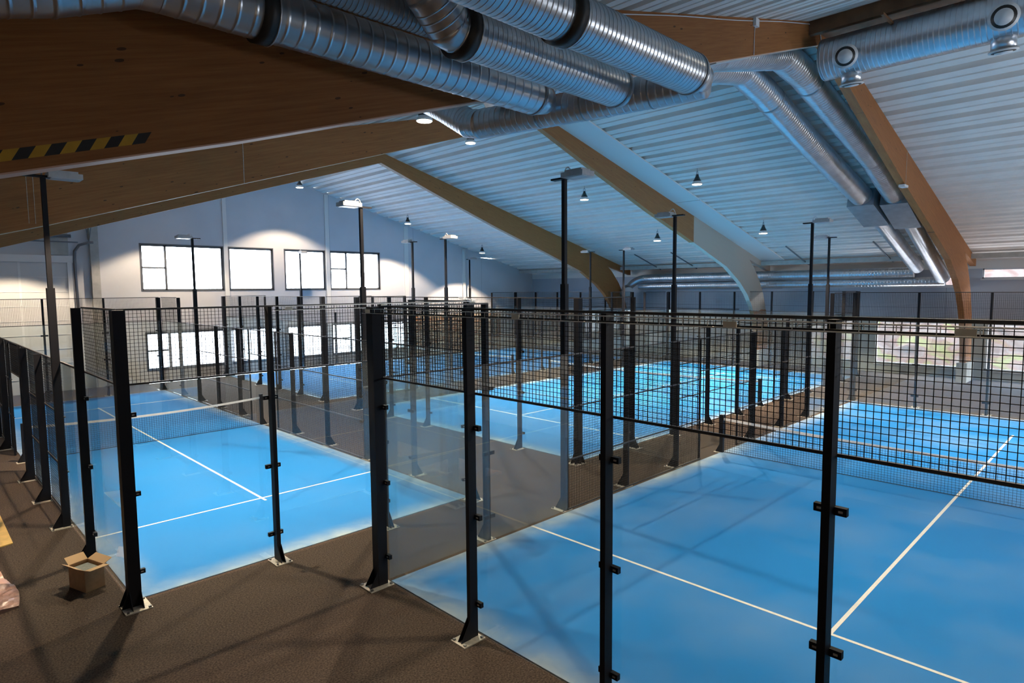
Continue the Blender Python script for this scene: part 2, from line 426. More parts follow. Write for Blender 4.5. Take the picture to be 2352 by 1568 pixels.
# windows
def window_x(idx, h, mull, frame, glassm):
    x0, x1, z0, z1 = h; b = MB(); f = .07; y0, y1 = YG+.06, YG+.16
    b.box(x0, y0, z0, x0+f, y1, z1); b.box(x1-f, y0, z0, x1, y1, z1); b.box(x0, y0, z0, x1, y1, z0+f); b.box(x0, y0, z1-f, x1, y1, z1)
    for m in mull:
        if m[0] == 'v': b.box(m[1]-.05, y0, z0, m[1]+.05, y1, z1)
        else: b.box(m[2], y0, m[1]-.04, m[3], y1, m[1]+.04)
    o = struct(b.build('window_%d' % idx, frame)); o['_o'] = (0, 0, 0)
    MB().box(x0+.02, YG+.1, z0+.02, x1-.02, YG+.115, z1-.02).build('pane', glassm, o)
    # reveal trim
    b = MB(); b.box(x0-.05, YG-.012, z0-.05, x0, YG+.06, z1+.05); b.box(x1, YG-.012, z0-.05, x1+.05, YG+.06, z1+.05)
    b.box(x0, YG-.012, z1, x1, YG+.06, z1+.05); b.box(x0, YG-.012, z0-.05, x1, YG+.06, z0); b.build('reveal', frame, o)
window_x(1, GH[0], [('v', 4.45), ('h', 5.35, 3.42, 4.45)], MT['frame'], MT['winglass'])
window_x(2, GH[1], [], MT['frame'], MT['winglass'])
window_x(3, GH[2], [], MT['frame'], MT['winglass'])
window_x(4, GH[3], [('v', 14.0), ('h', 5.45, 13.0, 14.0)], MT['frame'], MT['winglass'])
window_x(5, GH[4], [('v', 4.45), ('h', 1.45, 3.46, 4.45)], MT['frame'], MT['winglass'])
window_x(6, GH[5], [], MT['frame'], MT['winglass'])
window_x(7, GH[6], [], MT['frame'], MT['winglass'])
window_x(8, GH[7], [('v', 14.2), ('h', 1.45, 13.0, 14.2), ('v', 16.2)], MT['frame'], MT['winglass'])
for i, h in enumerate(SH):
    y0, y1, z0, z1 = h; b = MB(); f = .06; x0, x1 = XW+.05, XW+.14
    b.box(x0, y0, z0, x1, y0+f, z1); b.box(x0, y1-f, z0, x1, y1, z1); b.box(x0, y0, z0, x1, y1, z0+f); b.box(x0, y0, z1-f, x1, y1, z1)
    if z1 < 3: b.box(x0, (y0+y1)/2-.07, z0, x1, (y0+y1)/2+.07, z1)
    else: b.box(x0, (y0+y1)/2-.04, z0, x1, (y0+y1)/2+.04, z1)
    o = struct(b.build('window_%d' % (9+i), MT['wframe'])); o['_o'] = (0, 0, 0)
    MB().box(XW+.09, y0+.02, z0+.02, XW+.1, y1-.02, z1-.02).build('pane', MT['winglass'], o)
    MB().box(XW-.08, y0-.05, z0-.06, XW+.06, y1+.05, z0).build('sill', MT['wframe'], o)

# gable columns
def pil(n, x0, x1, z1, m, d=.1):
    struct(MB().box(x0, YG-d, 0, x1, YG, z1).build('trim_%d' % n, m))
pil(3, 1.40, 1.72, zr(1.5)-.05, MT['concrete'], .22)
pil(4, 7.12, 7.31, zr(7.1)-.05, MT['board'], .06)
pil(5, 12.68, 12.92, zr(12.8)-.05, MT['board'], .06)
pil(6, 18.0, 18.3, zr(18.3)-.05, MT['board'], .05)
pil(7, 22.7, 22.95, zr(23)-.05, MT['board'], .08)
# overhead sectional door at left of the gable
o = MB().box(-6.2, YG-.05, 0, .55, YG-.005, 5.5).build('door_1', MT['door']); struct(o); o['_o'] = (0, 0, 0)
b = MB()
for k in range(1, 9): b.box(-6.2, YG-.065, k*.61-.02, .55, YG-.05, k*.61+.02)
for x in (-4.5, -2.8, -1.1): b.box(x-.04, YG-.06, 0, x+.04, YG-.05, 5.5)
b.build('panel_seam', MT['white'], o)
b = MB(); b.box(-6.4, YG-.12, 5.5, .8, YG-.005, 5.8); b.box(.55, YG-.12, 0, .72, YG-.005, 5.5); b.box(-6.4, YG-.12, 0, -6.2, YG-.005, 5.5)
b.build('door_frame', MT['white'], o)
t = thing('door_spring_shaft', (-2.6, YG-.35, 6.4), 'dark horizontal spring shaft and bent pipe of the overhead door under the beams', 'door hardware')
MB().tube([(-6.2, YG-.35, 6.55), (.7, YG-.35, 6.62)], .07, 10).build('spring_tube', MT['pipe'], t, True)
MB().tube([(-6.2, YG-.6, 6.35), (.9, YG-.6, 6.35)], .03, 8).build('rail', MT['pipe'], t, True)
MB().tube([(.85, YG-.12, 2.6), (.82, YG-.12, 5.6), (.84, YG-.15, 6.0), (.98, YG-.35, 6.25), (1.25, YG-.6, 6.35), (1.45, YG-.6, 6.36)], .06, 8).build('bent_pipe', MT['pipe'], t, True)
b = MB(); b.bar((1.3, YG-.6, 6.36), (1.15, YG-.5, zr(1.2)-.2), .03); b.bar((1.3, YG-.6, 6.36), (1.5, YG-.5, zr(1.4)-.2), .03); b.build('hanger', MT['pipe'], t)
MB().box(-.1, YG-.16, 5.82, .62, YG-.01, 7.2).build('motor_box', MT['concrete'], t)

# brick stretch and sheeting, low on the far walls
o = MB().box(18.45, YG-.06, 0, 26.2, YG-.005, 2.55).build('brick_wall_lining', MT['brick'])
tag(o, 'low mottled orange and cream brick lining right of the gable windows', 'wall lining')
b = MB(); y = 15.5
while y < 24.9:
    b.box(XW-.05, y, 0, XW-.02, y+.14, 2.6); b.box(XW-.08, y+.14, 0, XW-.05, y+.2, 2.6); y += .2
o = b.build('ribbed_wall_sheeting', principled('beige_ribbed_sheet', (.46, .43, .37, 1), .6))
tag(o, 'beige upright ribbed sheeting low on the wall in the far corner', 'wall lining')
t = thing('wall_notice', (XW-.1, 23.7, 1.9), 'small white notice on the ribbed sheeting in the far corner', 'sign')
MB().box(XW-.1, 23.35, 1.55, XW-.082, 24.1, 2.15).build('board', MT['white'], t)
t = thing('wall_pipe', (XW-.1, 12, 2.9), 'thin dark horizontal pipe along the far side wall above the fence', 'pipe')
MB().tube([(XW-.03, 9, 2.95), (XW-.03, 20.5, 2.97)], .025, 6).build('pipe_run', MT['pipe'], t, True)

# ------------------------------------------------------------------ glulam portal frames
def frame(i, y, label, m):
    th = .22
    t = thing('glulam_portal_frame', (RX, y+th/2, 0), label, 'roof beam')
    lo = [(24.3, 5.22), (25.75, 4.47), (26.6, 3.85), (27.2, 3.2), (27.65, 2.45), (27.95, 1.6), (28.1, .86)]
    hi = [(25.9, zr(25.9)), (27.3, 5.25), (28.0, 4.55), (28.5, 3.85), (28.9, 2.95), (29.15, 1.95), (29.25, .86)]
    right_lo = [(RX, 9.72), (13.8, 8.60), (17.5, 7.36), (21.2, 6.22), (24.3, 5.22)]
    right_hi = [(RX, zr(RX)), (13.8, zr(13.8)), (17.5, zr(17.5)), (21.2, zr(21.2)), (25.9, zr(25.9))]
    b = MB(); b.strip_y(right_lo+lo[1:], right_hi+hi[1:], y, y+th)
    b.build('right_limb', m, t, origin=(0, 0, 0))
    b = MB(); b.strip_y([(-8.3, 3.86), (-2.7, 5.5), (RX, 9.72)], [(-8.3, zr(-8.3)), (-2.7, zr(-2.7)), (RX, zr(RX))], y, y+th)
    b.build('left_limb', m, t, origin=(0, 0, 0))
    b = MB(); b.strip_y([(25.9, zr(25.9)-.42), (29.3, zr(29.3)-.30)], [(25.9, zr(25.9)-.0), (29.3, zr(29.3)-.0)], y+.001, y+th-.001)
    b.build('rafter_tail', m, t, origin=(0, 0, 0))
    MB().box(27.95, y-.08, 0, 29.35, y+th+.08, .86).build('footing', MT['concrete'], t)
    return t
F0 = frame(0, YF[0], 'nearest brown glulam roof beam, large at top left with hazard tape', MT['wood'])
F1 = frame(1, YF[1], 'middle glulam roof beam, its right limb whitewashed towards the foot', MT['wood_painted'])
F2 = frame(2, YF[2], 'farthest glulam roof beam, nearest the gable wall with windows', MT['wood_foot'])
# pale lower edge strip on the nearest beam
MB().strip_y([(-8.3, 3.86-.012), (-2.7, 5.5-.012), (RX, 9.72-.012)], [(-8.3, 3.86), (-2.7, 5.5), (RX, 9.72)], YF[0]-.0, YF[0]+.22).build('edge_strip', principled('pale_edge_strip', (.70, .42, .30, 1), .6), F0)
MB().strip_y([(-8.3, 3.86-.01), (-2.7, 5.5-.01), (RX, 9.72-.01)], [(-8.3, 3.86), (-2.7, 5.5), (RX, 9.72)], YF[1]-.0, YF[1]+.22).build('edge_strip', principled('tan_edge_strip', (.42, .26, .15, 1), .6), F1)
MB().strip_y([(RX, 9.71), (13.8, 8.59), (17.5, 7.35), (21.2, 6.21), (24.3, 5.21)], [(RX, 9.72), (13.8, 8.6), (17.5, 7.36), (21.2, 6.22), (24.3, 5.22)], YF[2], YF[2]+.22).build('edge_strip', principled('rosy_edge_strip', (.42, .26, .18, 1), .6), F2)
# thin cable lines on frames 0/1
def zb(x): return 5.5+(x+2.7)*(9.72-5.5)/(RX+2.7)
b = MB()
for x in (1.0,): b.box(x-.006, YF[1]-.006, zb(x), x+.006, YF[1], zr(x))
for x in (-2.9, -3.0): b.box(x-.004, YF[1]-.006, 5.5, x+.004, YF[1], zr(x))
b.build('cable', MT['zinc'], F1)
# cable and junction boxes on the nearest frame
t = thing('white_cable', (7.0, YF[0], 9.1), 'thin white cable stapled along the top of the nearest beam', 'cable')
b = MB(); pts = [(1.5+k*.6, YF[0]-.012, zr(1.5+k*.6)-.05-.01*math.sin(k)) for k in range(15)]
b.tube(pts+[(10.2, YF[0]-.012, 9.95), (10.35, YF[0]-.02, 9.6), (10.55, YF[0]-.02, 9.45)], .009, 5, radii=None)
b.build('cable_run', MT['white'], t, True)
b = MB().tube([(7.0, YF[0]-.012, zr(7)-.08), (6.98, YF[0]-.012, zb(7.0))], .007, 5); b.build('drop_cable', MT['netband'], t, True)
t = thing('junction_box', (7.0, YF[0]-.03, zr(7)-.08), 'small white junction box near the top of the nearest beam', 'junction box')
MB().box(6.94, YF[0]-.06, zr(7)-.16, 7.08, YF[0]-.001, zr(7)-.02).build('box', MT['white'], t)
t = thing('wireless_unit', (17.6, YF[0]+.1, 7.25), 'white flat sensor box under the right limb of nearest beam', 'sensor')
MB().box(17.35, YF[0]-.05, 7.24, 17.75, YF[0]+.12, 7.31).build('housing', MT['white'], t)
MB().tube([(17.6, YF[0]-.012, 7.3), (17.62, YF[0]-.012, 8.3)], .006, 5).build('lead', MT['zinc'], t)
t = thing('label_plate', (6.6, YF[0]+.1, 8.43), 'small pale plate stuck under the nearest beam beside the ducts', 'plate')
MB().strip_y([(5.6, zb(5.6)-.035), (6.9, zb(6.9)-.035)], [(5.6, zb(5.6)-.013), (6.9, zb(6.9)-.013)], YF[0]+.02, YF[0]+.18).build('plate', MT['white'], t)
# hazard tape (decal strip along the lower edge of the left limb)
t = thing('hazard_tape', (-4.4, YF[0]-.004, 5.0), 'yellow and black striped hazard tape on the nearest beam', 'warning tape')
by, bk = MB(), MB()
x = -6.1; k = 0
def zt(x): return 5.5+(x+2.7)*.3015 if False else (3.86+(x+8.3)*(5.5-3.86)/(5.6))
while x < -3.46:
    x1 = min(x+.092, -3.42)
    m = bk if k % 2 == 0 else by
    z0a, z0b = zt(x)+.075, zt(x1)+.075
    m.quad((x, YF[0]-.004, z0a), (x1, YF[0]-.004, z0b), (x1+.05, YF[0]-.004, z0b+.092), (x+.05, YF[0]-.004, z0a+.092))
    x = x1; k += 1
by.build('yellow_stripe', MT['yellow'], t); bk.build('black_stripe', MT['tapeblack'], t)
# white board soffit on the near side of frame 1, right slope
b = MB(); b.strip_y([(RX+.6, zr(RX+.6)-.05), (19.4, zr(19.4)-.05)], [(RX+.6, zr(RX+.6)-.004), (19.4, zr(19.4)-.004)], 5.95, YF[1])
b.strip_y([(19.45, zr(19.45)-.05), (28.2, zr(28.2)-.05)], [(19.45, zr(19.45)-.004), (28.2, zr(28.2)-.004)], 5.95, YF[1])
struct(b.build('trim_8', MT['board']))
# timber purlins near the ridge on the camera side
for k, (x, w, h) in enumerate(((9.7, .14, .30), (11.3, .14, .30))):
    struct(MB().box(x-w/2, YB, zr(x)-h, x+w/2, YF[0], zr(x)-.0).build('trim_%d' % (9+k), MT['timber']))
for k, (xa, xb, za) in enumerate(((9.78, 11.2, .07), (10.15, 10.27, .2), (10.62, 10.76, .16))):
    struct(MB().box(xa, YB, zr(xa)-za-.05, xb, YF[0], zr(xa)-(.0 if k == 0 else .05)).build('trim_%d' % (12+k), MT['timber'] if k < 2 else MT['card']))
b = MB().bar((9.0, -3.6, zr(9.0)-.34), (12.2, -3.6, zr(12.2)-.34+.0), .05, .05); struct(b.build('trim_11', MT['timber']))

# ------------------------------------------------------------------ ducts
def ribs(pts, r, pitch, amp):
    """path resampled so that a raised spiral seam shows every 'pitch'"""
    pts = [V(p) for p in pts]; out = []; rad = []
    for a, c in zip(pts, pts[1:]):
        L = (c-a).length; n = max(1, int(L/pitch))
        for k in range(n):
            for f, dr in ((0, amp), (.07, amp), (.10, 0), (.20, 0), (.87, 0), (.97, 0)):
                out.append(a.lerp(c, (k+f)/n)); rad.append(r+dr)
    out.append(pts[-1]); rad.append(r)
    return out, rad
def duct(b, pts, r, pitch=.12, amp=.006, seg=28, caps=True):
    p, rad = ribs(pts, r, pitch, amp); b.tube(p, r, seg, caps, rad); return b
def ring(b, c, d, r, w, seg=28):
    c = V(c); d = V(d).normalized(); b.tube([c-d*w/2, c+d*w/2], r, seg, True)
def elbow(a, mid, c, n=5, rr=None):
    a, mid, c = V(a), V(mid), V(c)
    return [tuple(a.lerp(mid, k/n).lerp(mid.lerp(c, k/n), k/n)) for k in range(n+1)]
ZD = 6.36
def big_duct(y, xe, xs, collar, label, pitch, tail):
    t = thing('ventilation_duct', (xs, y, ZD), label, 'air duct', 'large ducts at top centre')
    r = .2
    duct(MB(), [(xs, y, ZD), (xe, y, ZD)], r, pitch, .003, 32).build('spiral_pipe', MT['duct'], t, True)
    b = MB(); b.tube([(xe, y, ZD), (xe+.06, y, ZD-.004), (xe+.12, y, ZD-.01), (xe+.2, y, ZD-.01)], r, 28, True, [r-.004, r-.01, r-.03, r-.05]); b.build('saddle', MT['duct'], t, True)
    b = MB(); ring(b, (xe-.01, y, ZD), (1, 0, 0), r+.008, .03); b.build('seam_band', MT['duct_dark'], t, True)
    if collar is not None:
        b = MB(); ring(b, (collar, y, ZD), (1, 0, 0), r+.028, .11); b.build('rubber_collar', MT['rubber'], t, True)
        b = MB(); ring(b, (collar+.062, y, ZD), (1, 0, 0), r+.03, .012); b.build('clamp_ring', MT['duct'], t, True)
    if tail:
        p, rad = ribs(tail, r-.005, pitch, .004)
        MB().tube(p, r, 28, True, rad).build('branch_pipe', MT['duct'], t, True)
    return t
big_duct(-2.56, .36, -3.45, -2.72, 'leftmost of three big silver ducts, running along the brown beam', .12, [(-3.4, -2.56, ZD), (-3.62, -2.56, ZD-.02), (-4.1, -2.56, ZD-.22), (-7.5, -2.56, ZD-1.2)])
big_duct(-3.36, .80, -1.35, -1.38, 'middle of three big silver ducts, between the two others', .055, [(-1.35, -3.36, ZD), (-1.5, -3.36, ZD+.02), (-1.72, -3.4, ZD+.18), (-2.0, -3.45, ZD+.5), (-2.4, -3.5, ZD+.75)])
big_duct(-4.14, .98, -2.2, -.98, 'rightmost of three big silver ducts, with yellow mark on its collar', .055, [(-1.0, -4.14, ZD), (-1.55, -4.14, ZD), (-1.75, -4.1, ZD+.1), (-1.95, -4.04, ZD+.32), (-2.05, -4.0, ZD+.6), (-2.08, -3.98, ZD+.85)])
# a second thin duct pair high behind, seen between the first two
t = thing('slim_duct', (-2, -3.0, 6.5), 'dark corrugated duct high up behind the big ducts', 'air duct')
duct(MB(), [(-2.6, -3.02, 6.5), (-.4, -3.02, 6.5)], .11, .045, .006, 20).build('spiral_pipe', MT['duct_dark'], t, True)
t = thing('cross_duct', (.4, -3.2, 6.08), 'silver duct crossing beneath the ends of three big ducts', 'air duct')
CX = [(.58, -1.42, 6.31), (.74, -2.1, 6.31), (.95, -3.1, 6.31), (1.14, -4.05, 6.32), (1.15, -4.2, 6.32)]
duct(MB(), CX, .178, .075, .0025, 28).build('spiral_pipe', MT['duct'], t, True)
duct(MB(), [CX[0], (.58, -1.2, 6.35), (.55, -.75, 6.62), (.55, -.3, 6.85)], .178, .06, .0025, 28).build('rising_pipe', MT['duct'], t, True)
for (x, y) in ((.775, -2.28), (.90, -2.86), (.96, -3.12), (1.06, -3.65)):
    b = MB(); ring(b, (x, y, 6.315), (.2, -1, 0), .184, .02); b.build('joint_band', MT['duct_dark'], t, True)

# two long ducts: up the left slope behind frame 0, over the ridge, down the right slope
def slope_duct(y, pts, r, label, k, blen):
    pts = [(x, y, z) for x, z in pts]
    t = thing('slope_duct', pts[0], label, 'air duct')
    duct(MB(), pts[:k+1], r, .11, .003, 30).build('upper_pipe', MT['duct'], t, True)
    a = V(pts[k]); c = V(pts[k+1]); d = (c-a).normalized(); e = a+d*blen
    MB().bar(tuple(a-d*.1), tuple(e), 2*r+.16, 2*r+.04).build('silencer_box', MT['duct_dark'], t)
    duct(MB(), [tuple(e)]+list(pts[k+1:]), r*.8, .11, .003, 28).build('lower_pipe', MT['duct'], t, True)
    d2 = (V(pts[4])-V(pts[3])).normalized()
    b = MB(); ring(b, V(pts[3])+d2*.5, d2, r+.012, .05); b.build('joint_band', MT['duct_dark'], t, True)
    x = pts[4][0]-.5
    MB().tube([(x, y+.42, pts[4][2]+.1), (x, y+.42, zr(x)+.02)], .01, 5).build('hanger_rod', MT['pipe'], t)
slope_duct(0.0, [(2.2, 7.35), (7.8, 9.1), (10.6, 9.62), (11.9, 9.38), (14.9, 8.6), (20.25, 7.42), (28.2, 5.05)], .36, 'left one of two long silver ducts going down the right roof slope', 5, 2.0)
slope_duct(-.98, [(2.2, 7.4), (7.46, 9.0), (10.6, 9.75), (12.0, 9.62), (13.85, 9.2), (17.8, 8.3), (20.6, 7.4), (28.3, 4.58)], .36, 'right one of two long silver ducts, beside the nearest beam', 6, 2.0)
# ridge duct with round diffusers
t = thing('ridge_duct', (10, -4.5, 9.1), 'big silver duct with round outlets running under the ridge, top right', 'air duct')
duct(MB(), [(10.0, -2.25, 9.15), (10.0, -11.8, 9.15)], .43, .09, .004, 36).build('spiral_pipe', MT['duct'], t, True)
MB().tube([(10, -2.24, 9.15), (10, -2.2, 9.15)], .43, 36, True).build('end_cap', MT['duct_dark'], t, True)
for yy in (-2.75, -5.35):
    c = V((10, yy, 9.15))
    for k, d in enumerate((V((-.93, -.12, -.34)).normalized(), V((.15, 0, -1)).normalized())):
        b = MB(); b.tube([c+d*.3, c+d*.60], .20, 24); o = b.build('outlet_spigot', MT['duct'], t, True)
        b = MB(); p = c+d*.60
        b.tube([p, p+d*.035], .235, 24, True); b.tube([p+d*.035, p+d*.05], .10, 20, True); b.build('diffuser_rim', MT['white'], o if False else t, True)
        b = MB(); b.tube([p+d*.036, p+d*.040], .19, 24, True); b.build('diffuser_slot', MT['rubber'], t, True)
        b = MB(); b.tube([p+d*.04, p+d*.055], .14, 24, True); b.build('diffuser_plate', MT['white'], t, True)
# ducts along the right wall
t = thing('wall_duct', (28.6, 7, 4.8), 'upper silver duct along the far side wall, ending in a bend', 'air duct')
duct(MB(), [(28.6, .2, 4.83), (28.6, 7, 4.82), (28.6, 14.6, 4.8)], .24, .14, .005, 26).build('spiral_pipe', MT['duct'], t, True)
MB().tube(elbow((28.6, 14.6, 4.8), (28.6, 15.2, 4.8), (28.5, 15.6, 4.45), 5)+[(28.4, 16.1, 4.0), (28.3, 16.6, 3.75)], .23, 26).build('elbow', MT['duct'], t, True)
MB_T = t
t = thing('wall_duct', (28.7, 7, 4.4), 'lower silver duct along the far side wall, under the upper one', 'air duct')
duct(MB(), [(28.75, -1.0, 4.40), (28.75, 15.2, 4.32)], .2, .14, .005, 26).build('spiral_pipe', MT['duct'], t, True)
MB().tube([(28.1, 15.6, 3.95), (28.4, 15.9, 4.1)], .34, 26).build('open_pipe', MT['duct_dark'], MB_T, True)
MB().tube([(28.06, 15.56, 3.93), (28.1, 15.6, 3.95)], .35, 26).build('white_rim', MT['white'], MB_T, True)
# slanted purlin braces near the eaves
b = MB()
braces = []
for y in (1.2, 5.0, 9.0, 11.3, 13.7):
    t = thing('eaves_brace', (27.5, y, 5.2), 'short dark slanted brace under the low eaves of the right roof slope', 'brace', 'dark braces under the eaves')
    MB().bar((26.0, y, zr(26)-.05), (28.6, y-.15, zr(28.6)-.22), .05).build('bar', MT['pipe'], t)

# ------------------------------------------------------------------ courts
PW = .12
def proto_mesh(build):
    b = MB(); build(b); o = b.build('tmp', b.mats); me = o.data; bpy.data.objects.remove(o); return me
def mk(name, mat, fn):
    b = MB(); fn(b); o = b.build(name, mat); me = o.data; bpy.data.objects.remove(o); return me
# posts: local frame = wall runs along local x, outward is local -y, base at z=0
def post_mesh(w, d, h): return mk('post', MT['black'], lambda b: b.box(-w/2, -d, 0.0, w/2, 0, h))
def gusset(b):
    pass
def base_mesh(kind):
    def fc(b):
        b.m = 0; b.box(-.16, -.33, 0, .16, .05, .014)
        b.m = 2
        for (x, y) in ((-.13, -.30), (.13, -.30), (-.13, .02), (.13, .02)): b.box(x-.016, y-.016, .014, x+.016, y+.016, .034)
        b.m = 1
        for sg in (-1, 1):
            if sg != kind: continue
            for y in (-.145, -.012):
                i = len(b.v); b.v += [(sg*.075, y, .014), (sg*.17, y, .014), (sg*.075, y, .24), (sg*.075, y+.008, .014), (sg*.17, y+.008, .014), (sg*.075, y+.008, .24)]
                for q in ((0, 1, 2), (5, 4, 3), (0, 3, 4, 1), (1, 4, 5, 2), (2, 5, 3, 0)): b.f.append(tuple(i+k for k in q)); b.mi.append(1)
        for x in (-.07, .062):
            i = len(b.v); b.v += [(x, -.15, .014), (x, -.29, .014), (x, -.15, .24), (x+.008, -.15, .014), (x+.008, -.29, .014), (x+.008, -.15, .24)]
            for q in ((0, 1, 2), (5, 4, 3), (0, 3, 4, 1), (1, 4, 5, 2), (2, 5, 3, 0)): b.f.append(tuple(i+k for k in q)); b.mi.append(1)
    if kind: return mk('base_plate', [MT['zinc'], MT['black'], MT['bolt']], fc)
    def f(b):
        b.m = 0; b.box(-.13, -.30, 0, .13, .03, .012)
        b.m = 2
        for (x, y) in ((-.10, -.27), (.10, -.27), (-.10, -.0), (.10, -.0)): b.box(x-.014, y-.014, .012, x+.014, y+.014, .03)
        b.m = 1
        # triangular gussets reaching outwards
        for x in (-.035, .028):
            i = len(b.v); b.v += [(x, -.12, .012), (x, -.27, .012), (x, -.12, .26), (x+.008, -.12, .012), (x+.008, -.27, .012), (x+.008, -.12, .26)]
            for q in ((0, 1, 2), (5, 4, 3), (0, 3, 4, 1), (1, 4, 5, 2), (2, 5, 3, 0)): b.f.append(tuple(i+k for k in q)); b.mi.append(1)
    return mk('base_plate', [MT['zinc'], MT['black'], MT['bolt']], f)
def clamp_mesh(l, r):
    def f(b):
        b.m = 0
        if l: b.box(-.03-.085, -.03, -.03, -.02, .018, .03)
        if r: b.box(.02, -.03, -.03, .03+.085, .018, .03)
        b.m = 1
        if l: b.box(-.09, -.036, -.008, -.06, -.03, .008)
        if r: b.box(.06, -.036, -.008, .09, -.03, .008)
    return mk('clamp', [MT['black'], MT['zinc']], f)
P4 = post_mesh(.06, .12, 3.98); P3 = post_mesh(.06, .12, 3.0); PC = post_mesh(.15, .15, 3.98)
PT = mk('post', MT['black'], lambda b: b.box(-.02, -.04, 0, .02, 0, 3.0)); PT2 = mk('post', MT['black'], lambda b: b.box(-.02, -.04, 0, .02, 0, 2.2))
BASE = base_mesh(0); BASEL = base_mesh(-1); BASER = base_mesh(1); CL = clamp_mesh(1, 0); CR = clamp_mesh(0, 1); CB = clamp_mesh(1, 1)

WIRE = [.005]
def wires(b, P, a0, a1, z0, z1, w=None, cell=.05):
    """P(a, z) gives the point; thin square wires"""
    w = w or WIRE[0]
    n = max(1, round((a1-a0)/cell)); m = max(1, round((z1-z0)/cell))
    for k in range(1, n):
        a = a0+(a1-a0)*k/n; b.bar(P(a, z0), P(a, z1), w, w, caps=False)
    for k in range(1, m):
        z = z0+(z1-z0)*k/m; b.bar(P(a0, z), P(a1, z), w, w, caps=False)

class Run:
    """a straight fence run from p (2D) in direction d (unit 2D); outward normal n"""
    def __init__(s, name, p, d, n, L, label, group):
        s.p, s.d, s.n, s.L = V(p), V(d), V(n), L
        s.t = thing(name, (p[0], p[1], 0), label, 'court fence', group)
        s.rz = math.atan2(d[1], d[0])
        # local -y must be outward: local y = (-sin, cos)
        ly = V((-math.sin(s.rz), math.cos(s.rz)))
        s.flip = ly.dot(s.n) > 0
        if s.flip: s.rz += math.pi
    def P(s, a, z, off=0): q = s.p+s.d*a+s.n*off; return V((q.x, q.y, z))
    def post(s, a, me, base=True, clamps=(), side='b', parent=None):
        o = inst(me, 'post', s.t, s.P(a, 0, .02), s.rz)
        if base:
            c = bpy.data.objects.new('base_plate', BASE if me is not PC else (BASEL if (side == 'r') != s.flip else BASER)); COL.objects.link(c); c.parent = o
        lr = side if not s.flip else {'l': 'r', 'r': 'l', 'b': 'b'}[side]
        cm = {'l': CL, 'r': CR, 'b': CB}[lr]
        for z in clamps:
            c = bpy.data.objects.new('clamp', cm); COL.objects.link(c); c.parent = o; c.location = ({'l': -.05, 'r': .05, 'b': 0}[lr] if me is PC else 0, 0, z)
        return o
    def glass(s, a0, a1, z0, z1):
        b = MB(); g = .012
        p, q = s.P(a0+.006, z0, g/2), s.P(a1-.006, z1, -g/2)
        b.box(p.x, p.y, z0, q.x, q.y, z1); return b.build('glass_pane', MT['glass'], s.t)
    def mesh(s, a0, a1, z0, z1, rails):
        b = MB(); wires(b, lambda a, z: s.P(a, z), a0, a1, z0, z1)
        o = b.build('mesh_panel', MT['wire'], s.t); 
        for z in rails: MB().bar(s.P(a0, z), s.P(a1, z), .025, .025).build('rail', MT['rail'], o)
        return o
CH = (.42, 1.5, 2.58)
def end_fence(p, d, n, L, label, group):
    r = Run('end_fence', p, d, n, L, label, group)
    k = int(round(L/2))
    for i in range(k+1):
        if i in (0, k):
            o = r.post(i*2, PC, True, CH, 'r' if i == 0 else 'l')
        else: r.post(i*2, P4, True, CH, 'b')
    for i in range(k):
        r.glass(i*2, i*2+2, .03, 2.97); r.mesh(i*2, i*2+2, 2.99, 3.98, (2.985, 3.985))
    return r
def side_fence(p, d, n, L, label, group):
    r = Run('side_fence', p, d, n, L, label, group)
    r.post(2, P4, True, CH, 'b'); r.post(L-2, P4, True, CH, 'b')
    for a in (6, 8, 12, 14): r.post(a, P3, True)
    for a in (9, 11): r.post(a, PT, False)
    for a0 in (0, L-2):
        r.glass(a0, a0+2, .03, 2.97); r.mesh(a0, a0+2, 2.99, 3.98, (2.985, 3.985))
    for a0 in (2, L-4):
        o = r.glass(a0, a0+2, .03, 2.97)
        MB().bar(r.P(a0, 2.985), r.P(a0+2, 2.985), .03, .03).build('rail', MT['rail'], r.t)
    for a0, a1 in ((4, 6), (6, 8), (8, 9), (11, 12), (12, 14), (14, 16)):
        r.mesh(a0, a1, .05, 2.985, (.04, .99, 1.99, 2.985))
    r.mesh(9, 11, 2.2, 2.985, (2.2, 2.985))
    return r
def lamp_pole(x, y, n, label, rz_out):
    """n = direction into the court"""
    t = thing('floodlight_pole', (x, y, 0), label, 'floodlight pole', 'floodlight poles around the courts')
    n = V((n[0], n[1], 0)); c = V((x, y, 0))-n*.06; s = V((-n.y, n.x, 0))
    MB().bar(c+V((0, 0, .0)), c+V((0, 0, 4.3)), .10, .12, up=n).build('lower_pole', MT['black'], t)
    MB().bar(c+V((0, 0, 4.3)), c+V((0, 0, 6.2)), .075, .075, up=n).build('upper_pole', MT['black'], t)
    b = MB(); b.bar(c-n*.28+V((0, 0, 6.22)), c+n*.45+V((0, 0, 6.22)), .12, .035); b.build('crossarm', MT['black'], t)
    b = MB(); b.m = 0
    a0 = c+n*.06+V((0, 0, 6.25)); a1 = c+n*.56+V((0, 0, 6.25))
    b.bar(a0, a1, .34, .09); b.bar(c+n*.12+V((0, 0, 6.31)), c+n*.50+V((0, 0, 6.31)), .26, .05)
    o = b.build('floodlight', MT['floodbody'], t)
    MB().bar(c+n*.10+V((0, 0, 6.2)), c+n*.53+V((0, 0, 6.2)), .28, .012).build('lens', MT['floodlens'], o)
    b = MB().tube(elbow(c-n*.02+V((0, 0, 6.24)), c+n*.04+V((0, 0, 6.52)), c+n*.16+V((0, 0, 6.34)), 6), .012, 6); b.build('cable_loop', MT['white'], t, True)
    rz = math.atan2(n.y, n.x)-math.pi/2
    o = inst(BASE, 'base_plate', t, V((x, y, 0)), rz)
    return t
